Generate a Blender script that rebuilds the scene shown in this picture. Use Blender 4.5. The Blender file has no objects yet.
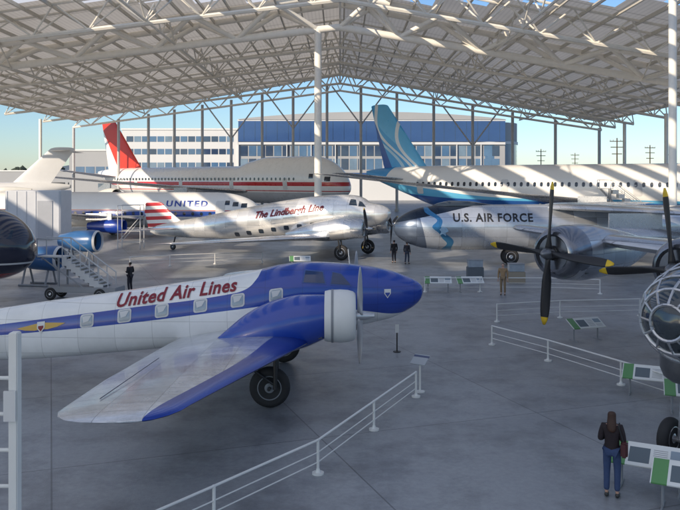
import bpy,bmesh,math,random
from mathutils import Vector,Matrix
random.seed(4)
sc=bpy.context.scene
F=800.;H=6.25
def IX(px,Y): return (px-340)*Y/F
def IZ(py,Y): return H-(py-179)*Y/F
R=math.radians
# ---------------------------------------------------------------- materials
class NN:
    def __init__(s,m):
        s.t=m.node_tree; s.t.nodes.clear()
        s.out=s.t.nodes.new('ShaderNodeOutputMaterial'); s.b=s.t.nodes.new('ShaderNodeBsdfPrincipled')
        s.t.links.new(s.b.outputs[0],s.out.inputs[0])
        s.tc=s.t.nodes.new('ShaderNodeTexCoord'); s.P=s.tc.outputs['Object']
        sp=s.t.nodes.new('ShaderNodeSeparateXYZ'); s.t.links.new(s.P,sp.inputs[0])
        s.x,s.y,s.z=sp.outputs[0],sp.outputs[1],sp.outputs[2]
    def put(s,sock,v):
        if isinstance(v,(int,float)): sock.default_value=v
        elif isinstance(v,(tuple,list)): sock.default_value=tuple(v)+((1.,) if len(v)==3 and len(sock.default_value)==4 else ())
        else: s.t.links.new(v,sock)
    def m(s,op,*a):
        n=s.t.nodes.new('ShaderNodeMath'); n.operation=op
        for i,v in enumerate(a): s.put(n.inputs[i],v)
        return n.outputs[0]
    def gt(s,a,b): return s.m('GREATER_THAN',a,b)
    def lt(s,a,b): return s.m('LESS_THAN',a,b)
    def both(s,*a):
        r=a[0]
        for q in a[1:]: r=s.m('MULTIPLY',r,q)
        return r
    def btw(s,v,a,b): return s.both(s.gt(v,a),s.lt(v,b))
    def lin(s,v,k,c): return s.m('MULTIPLY_ADD',v,k,c)
    def crv(s,v,pts,z0,z1):
        a=pts[0][0];b=pts[-1][0]
        f=s.m('DIVIDE',s.m('SUBTRACT',v,a),b-a)
        n=s.t.nodes.new('ShaderNodeFloatCurve'); c=n.mapping.curves[0]
        n.mapping.use_clip=False
        q=[((p[0]-a)/(b-a),(p[1]-z0)/(z1-z0)) for p in pts]
        c.points[0].location=q[0]; c.points[-1].location=q[-1]
        for p in q[1:-1]: c.points.new(*p)
        n.mapping.update(); s.put(n.inputs['Value'],f); n.inputs['Factor'].default_value=1
        return s.lin(n.outputs[0],z1-z0,z0)
    def mix(s,f,a,b,mode='MIX'):
        n=s.t.nodes.new('ShaderNodeMix'); n.data_type='RGBA'; n.blend_type=mode
        s.put(n.inputs[0],f); s.put(n.inputs[6],a); s.put(n.inputs[7],b); return n.outputs[2]
    def noise(s,scale,det=4,rough=.55,vec=None):
        n=s.t.nodes.new('ShaderNodeTexNoise'); n.inputs['Scale'].default_value=scale
        n.inputs['Detail'].default_value=det; n.inputs['Roughness'].default_value=rough
        s.t.links.new(vec or s.P,n.inputs['Vector']); return n.outputs['Fac']
def mk(name,col,rough=.5,metal=0.,var=.10,vs=1.3,bump=0.,bs=25.,paint=(),panel=None,coat=0.,alpha=1,fn=None,rv=.12,transl=0,pv=.09):
    m=bpy.data.materials.new(name); m.use_nodes=True; n=NN(m)
    c=tuple(col)+(1.,)
    nd=n.t.nodes.new('ShaderNodeRGB'); nd.outputs[0].default_value=c; cs=nd.outputs[0]
    for pc,fnm in paint: cs=n.mix(fnm(n),cs,tuple(pc)+(1.,))
    if fn: cs=fn(n,cs)
    nz=n.noise(vs,6,.65); v=n.m('MULTIPLY_ADD',nz,-2.2*var,1+var*1.1)
    rgh=n.m('MULTIPLY_ADD',n.noise(vs*2.3,3),rv,max(0.02,rough-rv/2))
    if panel:
        px,pz,am=panel
        w=.016
        def ln(u,p):
            f=n.m('FRACT',n.m('DIVIDE',u,p)); return n.lt(f,w/p)
        g=n.m('MAXIMUM',ln(n.x,px),ln(n.z,pz))
        v=n.m('MULTIPLY',v,n.m('MULTIPLY_ADD',g,-am,1.0))
        fl=n.m('FLOOR',n.m('DIVIDE',n.x,px)); fz=n.m('FLOOR',n.m('DIVIDE',n.z,pz))
        h=n.m('FRACT',n.m('MULTIPLY',n.m('SINE',n.m('ADD',n.m('MULTIPLY',fl,12.99),n.m('MULTIPLY',fz,78.2))),437.5))
        v=n.m('MULTIPLY',v,n.m('MULTIPLY_ADD',h,pv,1-pv*.6))
        if metal>.3: rgh=n.m('ADD',rgh,n.m('MULTIPLY',h,.12))
    cc=n.t.nodes.new('ShaderNodeCombineXYZ')
    for i in range(3): n.put(cc.inputs[i],v)
    cs=n.mix(1.,cs,cc.outputs[0],'MULTIPLY')
    n.put(n.b.inputs['Base Color'],cs)
    n.put(n.b.inputs['Roughness'],rgh)
    n.b.inputs['Metallic'].default_value=metal
    n.b.inputs['Coat Weight'].default_value=coat
    n.b.inputs['Coat Roughness'].default_value=.08
    n.b.inputs['Alpha'].default_value=alpha
    if bump:
        bn=n.t.nodes.new('ShaderNodeBump'); bn.inputs['Strength'].default_value=bump; bn.inputs['Distance'].default_value=.02
        n.put(bn.inputs['Height'],n.noise(bs,5)); n.t.links.new(bn.outputs[0],n.b.inputs['Normal'])
    if transl:
        tr=n.t.nodes.new('ShaderNodeBsdfTranslucent'); n.put(tr.inputs[0],cs)
        mx=n.t.nodes.new('ShaderNodeMixShader'); mx.inputs[0].default_value=transl
        n.t.links.new(n.b.outputs[0],mx.inputs[1]);n.t.links.new(tr.outputs[0],mx.inputs[2]);n.t.links.new(mx.outputs[0],n.out.inputs[0])
    return m
BLUE=(.012,.05,.33);RED=(.22,.010,.025)
m_white=mk('white_paint',(.7,.7,.68),.4)
m_steel=mk('white_steel',(.86,.83,.76),.5,var=.12)
m_tr2=mk('pale_steel',(.76,.73,.66),.5,var=.15)
m_joi=mk('joist_steel',(.60,.57,.50),.55,var=.15)
m_dkst=mk('grey_steel',(.25,.26,.28),.5,var=.15)
m_col=mk('column_grey',(.50,.51,.52),.5,var=.15)
m_rub=mk('rubber',(.02,.02,.022),.75)
m_alu=mk('aluminium',(.70,.71,.72),.2,.78,var=.18,panel=(1.3,.55,.5),pv=.28)
m_alus=mk('aluminium_plain',(.55,.56,.58),.28,.7,var=.2)
m_dkalu=mk('bare_dark_metal',(.20,.205,.215),.3,.75,var=.3,vs=3)
m_glass=mk('dark_glass',(.02,.03,.045),.08,0,coat=.6)
m_cglass=mk('cockpit_glass',(.025,.045,.12),.1,0,coat=.8,var=.3,vs=3)
m_glasl=mk('pale_window',(.30,.35,.40),.15,0,coat=.5,var=.3,vs=4)
m_black=mk('black_paint',(.018,.018,.02),.45)
m_red=mk('red_paint',RED,.45)
m_blue=mk('blue_paint',BLUE,.3,coat=.4)
m_gold=mk('gold_paint',(.6,.38,.08),.4)
# ---------------------------------------------------------------- object helpers
def link(o): sc.collection.objects.link(o); return o
def root(name,label,cat,loc=(0,0,0),yaw=0,group=None,kind=None):
    o=bpy.data.objects.new(name,None); o.empty_display_size=.5; o.location=loc; o.rotation_euler=(0,0,yaw)
    o['label']=label;o['category']=cat
    if group:o['group']=group
    if kind:o['kind']=kind
    return link(o)
def finish(name,bm,parent,mat,smooth=True,angle=None,norm=True):
    if norm: bmesh.ops.recalc_face_normals(bm,faces=bm.faces)
    me=bpy.data.meshes.new(name); bm.to_mesh(me); bm.free()
    if mat: me.materials.append(mat)
    if smooth:
        for p in me.polygons:p.use_smooth=True
        if angle:
            try: me.set_sharp_from_angle(angle=R(angle))
            except Exception: pass
    o=bpy.data.objects.new(name,me)
    if parent:o.parent=parent
    return link(o)
def addbox(bm,c,s,rz=0,bev=0):
    g=bmesh.ops.create_cube(bm,size=1)['verts']
    for v in g:
        v.co=Vector((v.co.x*s[0],v.co.y*s[1],v.co.z*s[2]))
    if rz: bmesh.ops.rotate(bm,verts=g,cent=(0,0,0),matrix=Matrix.Rotation(rz,3,'Z'))
    bmesh.ops.translate(bm,verts=g,vec=c)
    if bev:
        es=list({e for v in g for e in v.link_edges})
        bmesh.ops.bevel(bm,geom=es,offset=bev,segments=2,affect='EDGES')
def boxes(name,L,parent,mat,bev=0):
    bm=bmesh.new()
    for b in L: addbox(bm,b[0],b[1],b[2] if len(b)>2 else 0,bev)
    return finish(name,bm,parent,mat,smooth=False)
def addtube(bm,p,q,r,seg=8,r2=None):
    p=Vector(p);q=Vector(q);d=q-p
    if d.length<1e-5:return
    z=d.normalized();a=Vector((0,0,1)) if abs(z.z)<.9 else Vector((1,0,0))
    u=z.cross(a).normalized();w=z.cross(u); r2=r if r2 is None else r2
    A=[bm.verts.new(p+(u*math.cos(t)+w*math.sin(t))*r) for t in [i*2*math.pi/seg for i in range(seg)]]
    B=[bm.verts.new(q+(u*math.cos(t)+w*math.sin(t))*r2) for t in [i*2*math.pi/seg for i in range(seg)]]
    for i in range(seg):
        j=(i+1)%seg; bm.faces.new((A[i],A[j],B[j],B[i]))
    bm.faces.new(A);bm.faces.new(B[::-1])
def tubes(name,L,parent,mat,seg=8):
    bm=bmesh.new()
    for t in L: addtube(bm,t[0],t[1],t[2],seg,t[3] if len(t)>3 else None)
    return finish(name,bm,parent,mat,True,40)
def lathe(name,prof,c,parent,mat,axis='x',seg=32):
    bm=bmesh.new(); rings=[]
    for a,r in prof:
        ring=[]
        for i in range(seg):
            t=i*2*math.pi/seg; u=math.cos(t)*r;w=math.sin(t)*r
            co=(a,u,w) if axis=='x' else ((u,a,w) if axis=='y' else (u,w,a))
            ring.append(bm.verts.new(Vector(co)+Vector(c)))
        rings.append(ring)
    for A,B in zip(rings,rings[1:]):
        for i in range(seg):
            j=(i+1)%seg; bm.faces.new((A[i],A[j],B[j],B[i]))
    bm.faces.new(rings[0]);bm.faces.new(rings[-1][::-1])
    bmesh.ops.remove_doubles(bm,verts=bm.verts,dist=1e-5)
    return finish(name,bm,parent,mat,True,42)
def pchip(ts,ys,t):
    n=len(ts); i=0
    while i<n-2 and t>ts[i+1]: i+=1
    def d(k): return (ys[k+1]-ys[k])/(ts[k+1]-ts[k])
    def s(k):
        if k==0: return d(0)
        if k==n-1: return d(n-2)
        a,b=d(k-1),d(k)
        return 0 if a*b<=0 else 2*a*b/(a+b)
    h=ts[i+1]-ts[i];u=(t-ts[i])/h
    return ((1+2*u)*(1-u)**2)*ys[i]+u*(1-u)**2*h*s(i)+u*u*(3-2*u)*ys[i+1]+u*u*(u-1)*h*s(i+1)
class Fus:
    def __init__(s,name,st,parent,mat,yc=0,n=2.15,seg=56,k=7):
        st=sorted(st); s.n=n; s.yc=yc
        ts=[0]
        for a,b in zip(st,st[1:]): ts.append(ts[-1]+math.hypot(b[0]-a[0],max(abs(b[3]-a[3]),abs(b[1]-a[1]))))
        s.T=[]
        for i in range(len(st)-1):
            for j in range(k):
                t=ts[i]+(ts[i+1]-ts[i])*j/k
                s.T.append([pchip(ts,[q[c] for q in st],t) for c in range(4)])
        s.T.append(list(st[-1]))
        bm=bmesh.new(); rings=[]
        for x,zt,zb,hw in s.T:
            rz=(zt-zb)/2;zc=(zt+zb)/2; ring=[]
            for i in range(seg):
                t=i*2*math.pi/seg;c=math.cos(t);q=math.sin(t)
                ring.append(bm.verts.new((x,yc+hw*math.copysign(abs(c)**(2/n),c),zc+rz*math.copysign(abs(q)**(2/n),q))))
            rings.append(ring)
        for A,B in zip(rings,rings[1:]):
            for i in range(seg):
                j=(i+1)%seg; bm.faces.new((A[i],A[j],B[j],B[i]))
        bm.faces.new(rings[0]);bm.faces.new(rings[-1][::-1])
        bmesh.ops.remove_doubles(bm,verts=bm.verts,dist=1e-4)
        s.o=finish(name,bm,parent,mat)
    def at(s,x):
        T=s.T
        x=min(max(x,T[0][0]),T[-1][0])
        lo,hi=0,len(T)-1
        while hi-lo>1:
            m=(lo+hi)//2
            if T[m][0]<=x: lo=m
            else: hi=m
        a,b=T[lo],T[hi];u=(x-a[0])/max(1e-6,b[0]-a[0])
        return [a[i]*(1-u)+b[i]*u for i in range(4)]
    def sy(s,x,z,side):
        _,zt,zb,hw=s.at(x);rz=max(1e-3,(zt-zb)/2);zc=(zt+zb)/2
        q=min(.985,abs((z-zc)/rz)); return s.yc+side*hw*(1-q**s.n)**(1/s.n)
    def pt(s,x,z,side,off):
        e=.02;y=s.sy(x,z,side)
        n=Vector((1,(s.sy(x+e,z,side)-y)/e,0)).cross(Vector((0,(s.sy(x,z+e,side)-y)/e,1))).normalized()
        if n.y*side<0:n=-n
        return Vector((x,y,z))+n*off
def decal(name,bm,fus,x0,z0,side,parent,mat,slope=0.,off=.02,cut=.12):
    d=1 if side<0 else -1
    us=[v.co.x for v in bm.verts];vs=[v.co.y for v in bm.verts]
    def bis(lo,hi,step,ax):
        k=lo+step
        while k<hi:
            co=[0,0,0];no=[0,0,0];co[ax]=k;no[ax]=1
            bmesh.ops.bisect_plane(bm,geom=bm.verts[:]+bm.edges[:]+bm.faces[:],plane_co=co,plane_no=no); k+=step
    bis(min(vs),max(vs),cut,1); bis(min(us),max(us),cut*3,0)
    for v in bm.verts:
        u,w=v.co.x,v.co.y; v.co=fus.pt(x0+d*u,z0+w+slope*u,side,off)
    o=finish(name,bm,parent,mat,False,norm=False)
    me=o.data
    if len(me.polygons):
        av=sum((p.normal.y*p.area for p in me.polygons))
        if av*side<0: me.flip_normals()
    return o
def rrect(w,h,r=.3,k=4):
    bm=bmesh.new();r=min(w,h)*r;P=[]
    for cx,cy,a in((w/2-r,h/2-r,0),(-w/2+r,h/2-r,90),(-w/2+r,-h/2+r,180),(w/2-r,-h/2+r,270)):
        for i in range(k+1):
            t=R(a+90*i/k);P.append(bm.verts.new((cx+r*math.cos(t),cy+r*math.sin(t),0)))
    bm.faces.new(P);bmesh.ops.remove_doubles(bm,verts=bm.verts,dist=1e-5);return bm
def polybm(pts):
    bm=bmesh.new();bm.faces.new([bm.verts.new((p[0],p[1],0)) for p in pts]);return bm
def textbm(body,size,shear=0.,bold=0.,sx=1.,space=1.):
    cu=bpy.data.curves.new('lettering',type='FONT');cu.body=body;cu.size=size;cu.shear=shear;cu.offset=bold;cu.space_character=space
    cu.resolution_u=3
    o=link(bpy.data.objects.new('lettering',cu)); bpy.context.view_layer.update()
    me=bpy.data.meshes.new_from_object(o.evaluated_get(bpy.context.evaluated_depsgraph_get()))
    bm=bmesh.new();bm.from_mesh(me);bpy.data.objects.remove(o);bpy.data.meshes.remove(me)
    for v in bm.verts:v.co.x*=sx
    return bm
def foil(name,secs,parent,mat,vertical=False,n=12,tip=0.):
    secs=[list(s)+[0]*(6-len(s)) for s in secs]
    if tip:
        a,b=secs[-2],secs[-1];sg=1 if b[2]>a[2] else -1
        f=(tip/abs(b[2]-a[2]))
        base=list(b)
        for i in range(1,6):
            t=math.sin(R(90*i/5));c=max(.12,math.cos(R(90*i/5))**.75)
            mid=(base[0]*.6+base[1]*.4)+(((b[0]+b[1])-(a[0]+a[1]))/2)*f*t
            le=mid+(base[0]-(base[0]*.6+base[1]*.4))*c; te=mid+(base[1]-(base[0]*.6+base[1]*.4))*c
            secs.append([le,te,base[2]+sg*tip*t,base[3]+(b[3]-a[3])*f*t,base[4]*c,base[5]*c])
    bm=bmesh.new();rings=[]
    for xl,xt,s,h,t,dz in secs:
        ring=[]
        def pr(c): return 5*t*(.2969*math.sqrt(c)-.126*c-.3516*c*c+.2843*c**3-.1015*c**4)
        cs=[(1-math.cos(math.pi*i/n))/2 for i in range(n+1)]
        for c in cs: ring.append((xl+(xt-xl)*c,h+dz*c+pr(c)))
        for c in cs[-2:0:-1]: ring.append((xl+(xt-xl)*c,h+dz*c-pr(c)*(1 if vertical else .7)))
        rings.append([bm.verts.new((x,z,s) if vertical else (x,s,z)) for x,z in ring])
    for A,B in zip(rings,rings[1:]):
        m=len(A)
        for i in range(m):
            j=(i+1)%m;bm.faces.new((A[i],A[j],B[j],B[i]))
    bm.faces.new(rings[0]);bm.faces.new(rings[-1][::-1])
    return finish(name,bm,parent,mat,True,50)
def dup(o,parent=None,loc=None,rot=None):
    c=o.copy()
    if parent:c.parent=parent
    if loc is not None:c.location=loc
    if rot is not None:c.rotation_euler=rot
    return link(c)
def dup_thing(o,loc,yaw,label=None):
    c=dup(o,None,loc,(0,0,yaw))
    if label:c['label']=label
    for ch in list(o.children):
        k=dup(ch,c)
        for g in list(ch.children):
            dup(g,k)
    return c
def wheel(parent,loc,r,w,mrim=None,name='wheel_tyre'):
    pr=[]
    for i in range(15):
        a=R(-80+160*i/14);pr.append((math.sin(a)*w/2,r*.62+r*.38*max(0,math.cos(a))**.6))
    pr=[(-w*.42,r*.5)]+pr+[(w*.42,r*.5)]
    t=lathe(name,pr,(0,0,0),parent,m_rub,'y',36);t.location=loc
    lathe('wheel_rim',[(-w*.46,.02),(-w*.5,r*.15),(-w*.44,r*.2),(-w*.3,r*.48),(-w*.47,r*.56),(-w*.44,r*.6),(w*.44,r*.6),(w*.47,r*.56),(w*.3,r*.48),(w*.44,r*.2),(w*.5,r*.15),(w*.46,.02)],(0,0,0),t,mrim or m_alus,'y',28)
    return t
def propeller(parent,loc,Rr,nb,rot,mblade,mhub,ch=.28,hub=.17):
    h=lathe('propeller',[(.42,.01),(.4,.06),(.3,hub*.6),(.12,hub*.95),(-.12,hub),(-.3,hub*.7)],(0,0,0),parent,mhub,'x',20)
    h.location=loc
    bm=bmesh.new();rings=[]
    for i in range(15):
        u=i/14;r=hub*.5+(Rr-hub*.5)*u
        c=ch*(.38+.62*min(1,u/.35))*(1 if u<.7 else math.sqrt(max(.02,1-((u-.7)/.31)**2)))
        tw=R(62-42*u);th=.05*(1.15-u)+.006;ring=[]
        for k in range(10):
            t=k*2*math.pi/10;a=math.cos(t)*c/2;b=math.sin(t)*th*(1+1.4*(1-min(1,u*4)))
            ring.append(bm.verts.new((a*math.sin(tw)+b*math.cos(tw),a*math.cos(tw)-b*math.sin(tw),r)))
        rings.append(ring)
    for A,B in zip(rings,rings[1:]):
        for i in range(10):bm.faces.new((A[i],A[(i+1)%10],B[(i+1)%10],B[i]))
    bm.faces.new(rings[0]);bm.faces.new(rings[-1])
    b=finish('propeller_blade',bm,h,mblade);b.rotation_euler=(R(rot),0,0)
    for i in range(1,nb): dup(b,h,rot=(R(rot+360*i/nb),0,0))
    return h
def mblade(name,base,tipc,r0):
    return mk(name,base,.4,.2,paint=[(tipc,lambda n:n.gt(n.z,r0))])
# ---------------------------------------------------------------- camera, world, sun
cam=bpy.data.cameras.new('camera');co=link(bpy.data.objects.new('camera',cam))
co.location=(0,0,H);co.rotation_euler=(R(90),0,0)
cam.sensor_width=36;cam.lens=36*F/680;cam.shift_y=-(255-179)/680;cam.clip_end=9000;cam.clip_start=.1
sc.camera=co
w=bpy.data.worlds.new('World');sc.world=w;w.use_nodes=True
wt=w.node_tree;bg=wt.nodes['Background'];sk=wt.nodes.new('ShaderNodeTexSky')
sk.sky_type='NISHITA';sk.sun_disc=False
SEL,SAZ=23,221
sk.sun_elevation=R(SEL);sk.sun_rotation=R(SAZ);sk.air_density=1.0;sk.dust_density=.3;sk.ozone_density=5.0
wt.links.new(sk.outputs[0],bg.inputs[0]);bg.inputs[1].default_value=.15
sl=bpy.data.lights.new('sun','SUN');sl.energy=5;sl.angle=R(.5);sl.color=(1,.84,.64)
so=link(bpy.data.objects.new('sun',sl))
sd=Vector((math.sin(R(SAZ))*math.cos(R(SEL)),math.cos(R(SAZ))*math.cos(R(SEL)),math.sin(R(SEL))))
so.rotation_euler=sd.to_track_quat('Z','Y').to_euler()
sc.view_settings.view_transform='Standard'
try: sc.view_settings.look='None'
except Exception: pass
# ---------------------------------------------------------------- ground
def groundfn(n,cs):
    big=n.noise(.09,6,.6);st=n.noise(.45,9,.72)
    cs=n.mix(n.m('MULTIPLY',n.m('SUBTRACT',big,.36),2.6),cs,(.38,.395,.41,1))
    cr=n.t.nodes.new('ShaderNodeMapRange');n.put(cr.inputs[0],st);cr.inputs[1].default_value=.46;cr.inputs[2].default_value=.64
    cs=n.mix(n.m('MULTIPLY',cr.outputs[0],.66),cs,(.11,.115,.125,1))
    fine=n.noise(7,5,.75)
    cs=n.mix(n.m('MULTIPLY',n.m('SUBTRACT',fine,.3),.9),cs,(.11,.115,.125,1))
    def ln(u,p,w): return n.lt(n.m('FRACT',n.m('DIVIDE',u,p)),w/p)
    xr=n.m('ADD',n.m('MULTIPLY',n.x,.94),n.m('MULTIPLY',n.y,.34)); yr=n.m('ADD',n.m('MULTIPLY',n.y,.94),n.m('MULTIPLY',n.x,-.34))
    h=n.m('FRACT',n.m('MULTIPLY',n.m('SINE',n.m('ADD',n.m('MULTIPLY',n.m('FLOOR',n.m('DIVIDE',xr,6.1)),12.9),n.m('MULTIPLY',n.m('FLOOR',n.m('DIVIDE',yr,6.1)),78.2))),437.5))
    cs=n.mix(n.m('MULTIPLY',h,.2),cs,(.12,.125,.135,1))
    g=n.m('MAXIMUM',ln(xr,6.1,.035),ln(yr,6.1,.035))
    return n.mix(n.m('MULTIPLY',g,.6),cs,(.05,.05,.055,1))
m_gr=mk('concrete_floor',(.28,.295,.315),.40,var=.06,vs=.5,bump=.25,bs=30,fn=groundfn,rv=.32)
bm=bmesh.new();S=4000
bm.faces.new([bm.verts.new(p) for p in((-S,-300,0),(S,-300,0),(S,S,0),(-S,S,0))])
g=finish('ground',bm,None,m_gr,False);g['kind']='structure';g['label']='grey stained concrete apron with joints';g['category']='ground'
# ---------------------------------------------------------------- pavilion
PY=80
pav=root('pavilion','open-sided steel pavilion with white trusses and gabled metal roof','pavilion',(0,PY,0))
XL,XR=-55.1,48.3;RZ=26.8;YE=157.5
def rz(X): return RZ-(.149*-X if X<0 else .2*X)
def yf(X): return YE-.17*X
def deckfn(n,cs):
    f=n.m('FRACT',n.m('DIVIDE',n.x,.44));cs=n.mix(n.m('MULTIPLY',n.lt(f,.4),.14),cs,(.22,.19,.15,1))
    f=n.m('FRACT',n.m('DIVIDE',n.y,6.8));return n.mix(n.m('MULTIPLY',n.lt(f,.04),.4),cs,(.2,.17,.13,1))
m_deck=mk('roof_deck',(.72,.67,.59),.6,var=.2,vs=.1,fn=deckfn,transl=.44)  # translucency added so the deck glows and brightens the interior
m_fill=mk('added_fill_membrane',(.84,.87,.90),.6,var=.05,vs=.2,transl=.85)  # translucent roof stretch added overhead to brighten the foreground
N0=14
bm=bmesh.new();b2=bmesh.new()
def q4(B,x0,x1,y0,y1):
    B.faces.new([B.verts.new((x,y-PY,rz(x))) for x,y in ((x0,y0),(x1,y0),(x1,y1 if y1<200 else yf(x1)),(x0,y1 if y1<200 else yf(x0)))])
def ye(x): return max(N0+4,(rz(x)-6.25)/.224-1.5)
for a,b in((XL,0),(0,XR)): q4(b2,a,b,-40,N0)
x=XL
while x<XR-.01:
    x1=min(x+2.6,XR);x2=min(x1+2.4,XR);e=max(ye(x),ye(x2))
    for u,v,opn in((x,x1,False),(x1,x2,True)):
        if v-u<.01: continue
        pts=[(u,0.),(0.,v)] if u<0<v else [(u,v)]
        for a,b in pts:
            if not opn: q4(b2,a,b,N0,e)  # strips left open so banded sun reaches the rear jets
            q4(bm,a,b,e,400)
    x=x2
finish('added_fill_roof',b2,pav,m_fill,False)  # roof above the view, made translucent and slotted to shape the light
bmesh.ops.remove_doubles(bm,verts=bm.verts,dist=1e-3)
finish('roof_deck',bm,pav,m_deck,False)
tubes('roof_edge',[((XL,-40-PY,rz(XL)),(XL,yf(XL)-PY,rz(XL)),.28),((XR,-40-PY,rz(XR)),(XR,yf(XR)-PY,rz(XR)),.28),((XL,yf(XL)-PY,rz(XL)),(0,YE-PY,RZ),.25),((0,YE-PY,RZ),(XR,yf(XR)-PY,rz(XR)),.25)],pav,m_steel,8)
def truss(Yt,slant=0.,far=False,rc=.22,rw=.09,dx=5.4,mat=None,hw=1.8,seg=6):
    L=[]
    def dep(X): return (1.95-.9*abs(X)/52)*1.75
    def Yx(X): return (Yt-slant*X)-PY
    xs=[];x=-2.48
    while x>XL+.5:x-=dx
    x+=dx
    while x<XR-.3: xs.append(x);x+=dx
    xs=[XL+.2]+xs+[XR-.2]
    if 0 not in xs: xs.append(0.)
    xs.sort()
    if far: hw=.8
    B=[Vector((x,Yx(x),rz(x)-dep(x))) for x in xs]
    for p,q in zip(B,B[1:]):
        L.append((p,q,rc))
        if q.x-p.x<dx*.55 and dx>7: continue
        for s in(-hw,hw):
            mx=(p.x+q.x)/2;t=Vector((mx,Yx(mx)+s,rz(mx)-.2))
            L+= [(p,t,rw),(t,q,rw)]
    for s in(-hw,hw):
        for a,b in((XL,0),(0,XR)):
            L.append((Vector((a,Yx(a)+s,rz(a)-.2)),Vector((b,Yx(b)+s,rz(b)-.2)),rw*1.5))
    tubes('roof_truss',L,pav,mat or m_tr2,seg)
truss(90.3,rc=.42,rw=.28,dx=9.2,mat=m_steel,hw=2.6,seg=12)
for Yt in(76.6,104,117.6,131): truss(Yt)
truss(143.5,slant=.08);truss(155.2,slant=.17,far=True,mat=m_steel)
x=XL+.6
while x<XR:
    z=rz(x);y1=yf(x)-.5-PY
    boxes('roof_joist',[((x,(y1-16)/2,z-.42),(.18,y1+16,.06)),((x,(y1-16)/2,z-.24),(.06,y1+16,.34))],pav,m_joi)
    x+=2.5
for X0 in(-37,-18.6,0.,17.5,34):
    L=[];z=rz(X0);dp=2.6
    ys=[62.8+6.83*i for i in range(14)]
    for a,b in zip(ys,ys[1:]):
        L.append(((X0,a-PY,z-dp),(X0,b-PY,z-dp),.13));mid=(a+b)/2-PY
        L+=[((X0,a-PY,z-dp),(X0,mid,z-.3),.09),((X0,mid,z-.3),(X0,b-PY,z-dp),.09)]
    tubes('roof_truss',L,pav,m_tr2,6)
def column(X,Y,r,brace=False,mat=None,top=1.6):
    tubes('column',[((X,Y-PY,0),(X,Y-PY,rz(X)-top),r),((X,Y-PY,0),(X,Y-PY,.5),r*1.7)],pav,mat or m_steel,14)
    zb=rz(X)-1.8
    if brace:
        tubes('column_brace',[((X,Y-PY,zb-7.5),(X+5.6,Y-PY,zb-.0),.14),((X,Y-PY,zb-7.5),(X-5.6,Y-PY,zb+.0),.14)],pav,mat or m_steel,8)
column(-2.48,90.3,.42,top=3.2);column(37.6,90.3,.38);column(24.95,60,.30,top=.3)
for i,px in enumerate((73,118,148,174,202,231,262,293,327,361,397,434,473,513,556,600)):
    k=(px-340)/800;X=k*155/(1+.17*k);column(X,yf(X)-2.1,.28,i in(5,7,9,12),m_col)
for X,Y in((-54.3,126),(-54.3,145),(47.3,116),(47.3,133)): column(X,Y,.28)
# ---------------------------------------------------------------- twin-engine vintage airliner (foreground)
def zw(X): return 2.80+.137*(X+1.88)
def p_fus(n):
    lo=n.crv(n.x,[(-13.2,1.27),(-6.4,1.95),(-3,2.38),(-1.5,2.55),(-.4,2.5),(.8,2.3),(1.9,2.2),(2.6,2.45)],0,5)
    hi=n.crv(n.x,[(-13.2,1.47),(-6.4,2.39),(-3.4,2.80),(-2.9,2.92),(-2.5,3.25),(-2.3,3.65),(-1.9,4.0),(2.6,4.0)],0,5)
    return n.both(n.gt(n.z,lo),n.lt(n.z,hi))
m_247=mk('airliner_paint',(.80,.80,.79),.22,var=.10,vs=1.8,coat=.6,panel=(1.12,.5,.28),paint=[(BLUE,p_fus)])
A=root('vintage_airliner','white and blue twin-engine vintage airliner parked on concrete','airplane',(0,24.6,0))
st=[(2.56,2.86,2.8,.02),(2.5,3.0,2.62,.2),(2.38,3.1,2.45,.32),(2.1,3.24,2.25,.46),(1.5,3.45,1.98,.63),(.8,3.58,1.82,.74),(0,3.66,1.68,.8),(-1.0,3.7,1.56,.84),(-1.8,3.62,1.46,.86),(-2.4,3.48,1.38,.86),(-3.1,3.34,1.3,.86),(-6.46,2.84,.98,.8),(-10.46,2.28,.7,.5),(-12.6,1.85,.85,.2),(-13.2,1.6,1.1,.04)]
f=Fus('fuselage',st,A,m_247,n=2.3)
m_wf=mk('window_frame',(.62,.62,.62),.4)
for X in(-6.42,-5.3,-4.15,-3.04,-1.9,-7.55):
    decal('window_frame',rrect(.41,.39,.2),f,X,zw(X),-1,A,m_wf,slope=.137,off=.012)
    decal('window',rrect(.32,.30,.2),f,X,zw(X),-1,A,m_glasl,slope=.137,off=.025)
    decal('window_curtain',polybm([(-.14,.13),(.14,.13),(.05,-.02),(-.1,-.05)]),f,X,zw(X),-1,A,m_wf,slope=.137,off=.034)
m_bfr=mk('blue_window_frame',(.04,.09,.30),.4)
for pts,xx,zz in(([(-.34,-.13),(.30,-.16),(.22,.15),(-.28,.19)],-.75,3.3),([(-.22,-.16),(.36,-.19),(.08,.11),(-.17,.16)],-.05,3.28)):
    decal('window_frame',polybm([(p[0]*1.13,p[1]*1.2) for p in pts]),f,xx,zz,-1,A,m_bfr,off=.012)
    decal('cockpit_window',polybm(pts),f,xx,zz,-1,A,m_cglass,off=.02)
decal('lettering',textbm('United Air Lines',.49,.16,.013,1.04,1.06),f,-6.72,zw(-6.72)+.27,-1,A,m_red,slope=.140,off=.022)
def wing2(s): return [(0,.05)]+[(s*(.12+.1*i),.1-.012*i) for i in range(6)]+[(s*.75,.02),(s*.5,-.06),(s*.2,-.1),(0,-.08)]
for s in(1,-1): decal('emblem_wing',polybm(wing2(s) if s>0 else wing2(s)[::-1]),f,-8.95,zw(-8.95),-1,A,m_gold,slope=.137,off=.02)
decal('emblem_shield',polybm([(-.12,.16),(.12,.16),(.12,-.02),(0,-.18),(-.12,-.02)]),f,-8.95,zw(-8.95)-.02,-1,A,m_white,slope=.137,off=.03)
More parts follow.
